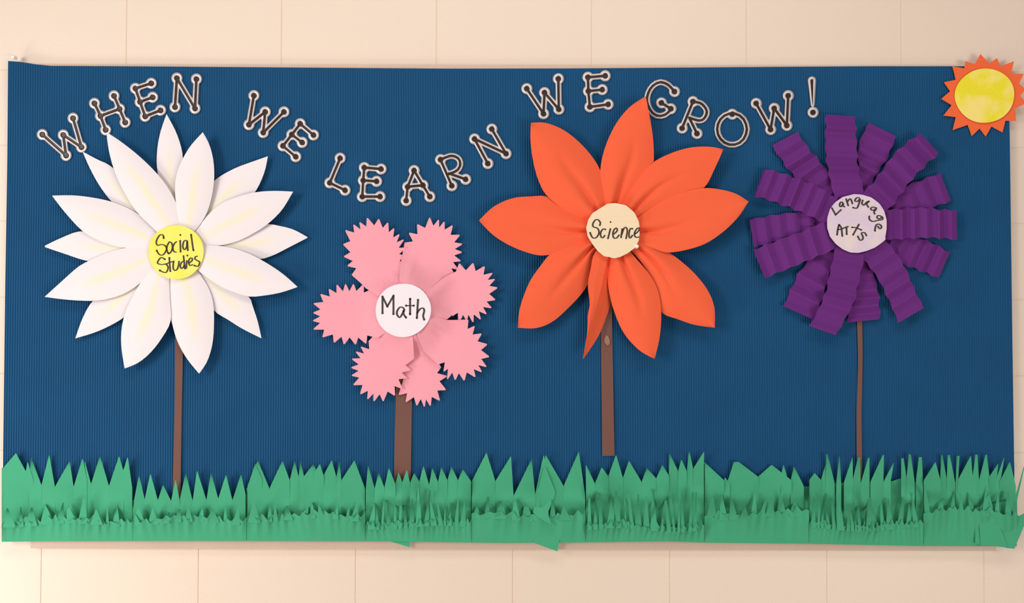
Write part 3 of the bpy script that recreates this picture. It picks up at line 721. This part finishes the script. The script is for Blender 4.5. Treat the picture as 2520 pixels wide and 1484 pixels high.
# front fringe of every sheet: mean tip row, foot row, blade width range, gap, lean outward (m)
FRINGE = [(1240, 1284, 12, 26, 0.35, 0.022), (1246, 1280, 14, 28, 0.6, 0.022), (1240, 1272, 12, 24, 0.8, 0.030), (1226, 1290, 7, 17, 0.30, 0.040), (1230, 1270, 16, 32, 0.9, 0.040),
          (1216, 1296, 8, 17, 0.35, 0.044), (1222, 1266, 14, 28, 0.8, 0.040), (1224, 1294, 7, 16, 0.30, 0.042), (1208, 1262, 10, 20, 0.7, 0.036)]
BELLY = [0.011, 0.009, 0.014, 0.028, 0.020, 0.028, 0.022, 0.028, 0.018]
OWN = [0, 326, 606, 899, 1160, 1441, 1733, 1991, 2272, 2600]
for k, (xa, xb, ymid, lab) in enumerate(SHEETS):
    base = P((xa + xb) / 2, interp(BOTG, (xa + xb) / 2), BOARD)
    g_ = thing('green_paper_strip', base, lab, 'paper strip', 'green paper grass along the board')
    d0 = 0.004 + 0.0012 * (k % 2)
    ph = rnd.uniform(0, 6)
    mine = [b for b in T if OWN[k] <= b[1][0] < OWN[k + 1]]
    # back sheet: top edge runs through the feet of the blades
    feet = sorted({(b[0][0], b[0][1]) for b in mine} | {(b[2][0], b[2][1]) for b in mine})
    feet = [f for f in feet if xa <= f[0] <= xb]
    env = []
    for f in feet:
        if env and f[0] - env[-1][0] < 6: env[-1] = (env[-1][0], max(env[-1][1], f[1]))
        else: env.append(f)
    env = [(xa, env[0][1])] + env + [(xb, env[-1][1])]
    n = int((xb - xa) / 7)
    tl = [(xa + (xb - xa) * i / n, interp(env, xa + (xb - xa) * i / n) + 1) for i in range(n + 1)]
    bl = [(p[0], interp(BOTG, p[0])) for p in tl]
    def dback(s, w, d0=d0, ph=ph): return BOARD + d0 + 0.0012 * math.sin(5 * s + ph) + 0.0012 * math.sin(7 * s + 4 * w + ph)
    # ribbon runs along x: s along the sheet, w from top to bottom
    ribbon('sheet', tl, bl, dback, M_GREEN, g_, n, 10, 0.0005, False)
    for b in mine:
        (lx, ly), (tx, ty), (rx, ry) = b[0], b[1], b[2]
        if k < 8: rx = min(rx, xb - 0.8)
        lx = max(lx, xa + 0.8)
        bw = b[3] / 2 if len(b) > 3 else 0.7
        lean, curl = rnd.uniform(0.0, 0.009), rnd.uniform(-0.003, 0.003)
        mx = (lx + rx) / 2
        foot = 1293; lift0 = 0.00015 * (mine.index(b) % 3)
        left = [(tx - bw, ty), (lx, ly), (lx - 0.6, foot)]; right = [(tx + bw, ty), (rx, ry), (rx + 0.6, foot)]
        hq = (foot - (ly + ry) / 2) / (foot - ty)
        def dbl(s, w, lean=lean, curl=curl, d0=d0, lift0=lift0, hq=hq, ty=ty, foot=foot, lx=lx, rx=rx, k=k, ph=ph):
            x = lx + (rx - lx) * w
            bel = BELLY[k] * (0.66 + 0.26 * math.sin(x * 0.045 + ph) + 0.20 * math.sin(x * 0.013 + 2 * ph) + 0.10 * math.sin(x * 0.21))
            crest = FRINGE[k][0] + 4 + 8 * math.sin(x * 0.03 + ph) + 4 * math.sin(x * 0.11)
            y = ty + s * (foot - ty)
            bump = smooth((y - crest + 62) / 62) if y < crest else smooth((crest + 30 - y) / 30)
            return BOARD + d0 + 0.0028 + lift0 + bel * bump + lean * max(0, 1 - s / max(0.15, 1 - hq * 0.6)) ** 1.4 + curl * (2 * w - 1) * max(0, 1 - s / max(0.15, 1 - hq)) ** 0.8
        ribbon('blade', left, right, dbl, M_GREEN, g_, 30, 2, 0.0005, False)
    # front sheet with its fringe of curled blades
    tipy, footy, w0, w1, gap, lean0 = FRINGE[k]
    fb, df = footy, d0 + 0.007
    n = int((xb - xa) / 14)
    xs = [xa + 2 + (xb - xa - 4) * i / n for i in range(n + 1)]
    teeth = []
    x = xa
    while x < xb + 40:
        teeth.append((x, rnd.uniform(-2, 4))); step = rnd.uniform(w0, w1) * 1.15
        teeth.append((x + step * rnd.uniform(0.35, 0.65), -rnd.uniform(5, 20))); x += step
    def valley(x, fb=fb, ph=ph, teeth=teeth): return fb + 5 * math.sin(x * 0.021 + ph) + 3 * math.sin(x * 0.067 + 2 * ph) + interp(teeth, x)
    n2 = int((xb - xa) / 2.6)
    xs = [xa + (xb - xa) * i / n2 for i in range(n2 + 1)]
    ft = [(x, valley(x)) for x in xs]; fbt = [(x, interp(BOTG, x) + 0.5) for x in xs]
    def bulge(x, ph=ph): return 0.020 + 0.006 * math.sin(x * 0.03 + ph * 1.7) + 0.002 * math.sin(x * 0.11)
    def dfront(s, w, df=df, xa=xa, xb=xb): return BOARD + df + bulge(xa + (xb - xa) * s) * (1 - w) ** 1.3
    ribbon('front_sheet', ft, fbt, dfront, M_GREEN, g_, n2, 5, 0.0005, False)
    x = xa + 4
    while x < xb - w1 - 2:
        w = rnd.uniform(w0, w1) * rnd.choice((0.7, 1.0, 1.0, 1.3))
        tilt = max(xa + 3 - x - w / 2, min(xb - 3 - x - w / 2, rnd.gauss(0, 6))); fy = fb + 4 + 5 * math.sin((x + w / 2) * 0.021 + ph); ty = tipy + rnd.gauss(0, 8) + 0.6 * (fy - fb); blunt = rnd.choice((0.8, 1.0, 2.5))
        lean = lean0 * rnd.choice((-0.5, -0.3, 0.0, 0.5, 0.9, 1.1)) * rnd.uniform(0.7, 1.1); tw = rnd.uniform(-0.005, 0.005)
        cx = x + w / 2; d1 = df + bulge(cx) - 0.0016
        left = [(cx + tilt - blunt, ty), (x, fy + 1), (x, fy + 5)]; right = [(cx + tilt + blunt, ty), (x + w, fy + 1), (x + w, fy + 5)]
        def dfr(s, w_, lean=lean, tw=tw, d1=d1): return BOARD + d1 - 0.002 * s ** 3 + lean * (1 - s) ** 1.7 + tw * (2 * w_ - 1) * (1 - s)
        ribbon('blade', left, right, dfr, M_GREEN, g_, 8, 2, 0.0005, False)
        x += w + (gap * rnd.uniform(0.1, 1.6) * 11 if rnd.random() < 0.8 else 20 * gap) + 1.0
    # loose corners the photo shows
    if k == 3:
        ribbon('hanging_corner', [(956, 1331), (970, 1300)], [(1008, 1347), (1012, 1300)], lambda s, w: BOARD + 0.009, M_GREEN, g_, 4, 3, 0.0005, False)
    if k == 4:
        ribbon('hanging_corner', [(1311, 1335), (1330, 1290)], [(1372, 1357), (1383, 1290)], lambda s, w: BOARD + 0.013, M_GREEN, g_, 4, 3, 0.0005, False)
        ribbon('blade', [(1357, 1294), (1311, 1264), (1322, 1215), (1338, 1150)], [(1358, 1296), (1348, 1262), (1368, 1215), (1343, 1150)], lambda s, w: BOARD + 0.012 + 0.026 * (1 - s) ** 1.5, M_GREEN, g_, 12, 3, 0.0005, False)
    if k == 8:
        ribbon('corner_leaf', [(2521, 1263), (2504, 1272), (2490, 1230), (2400, 1250)], [(2522, 1290), (2496, 1352), (2440, 1341), (2400, 1338)], lambda s, w: BOARD + 0.020, M_GREEN, g_, 10, 4, 0.0005, False)
        ribbon('blade', [(2434, 1216), (2408, 1254), (2413, 1342)], [(2435, 1216), (2447, 1262), (2480, 1347)], lambda s, w: BOARD + 0.0215 + 0.006 * (1 - s), M_GREEN, g_, 8, 2, 0.0005, False)
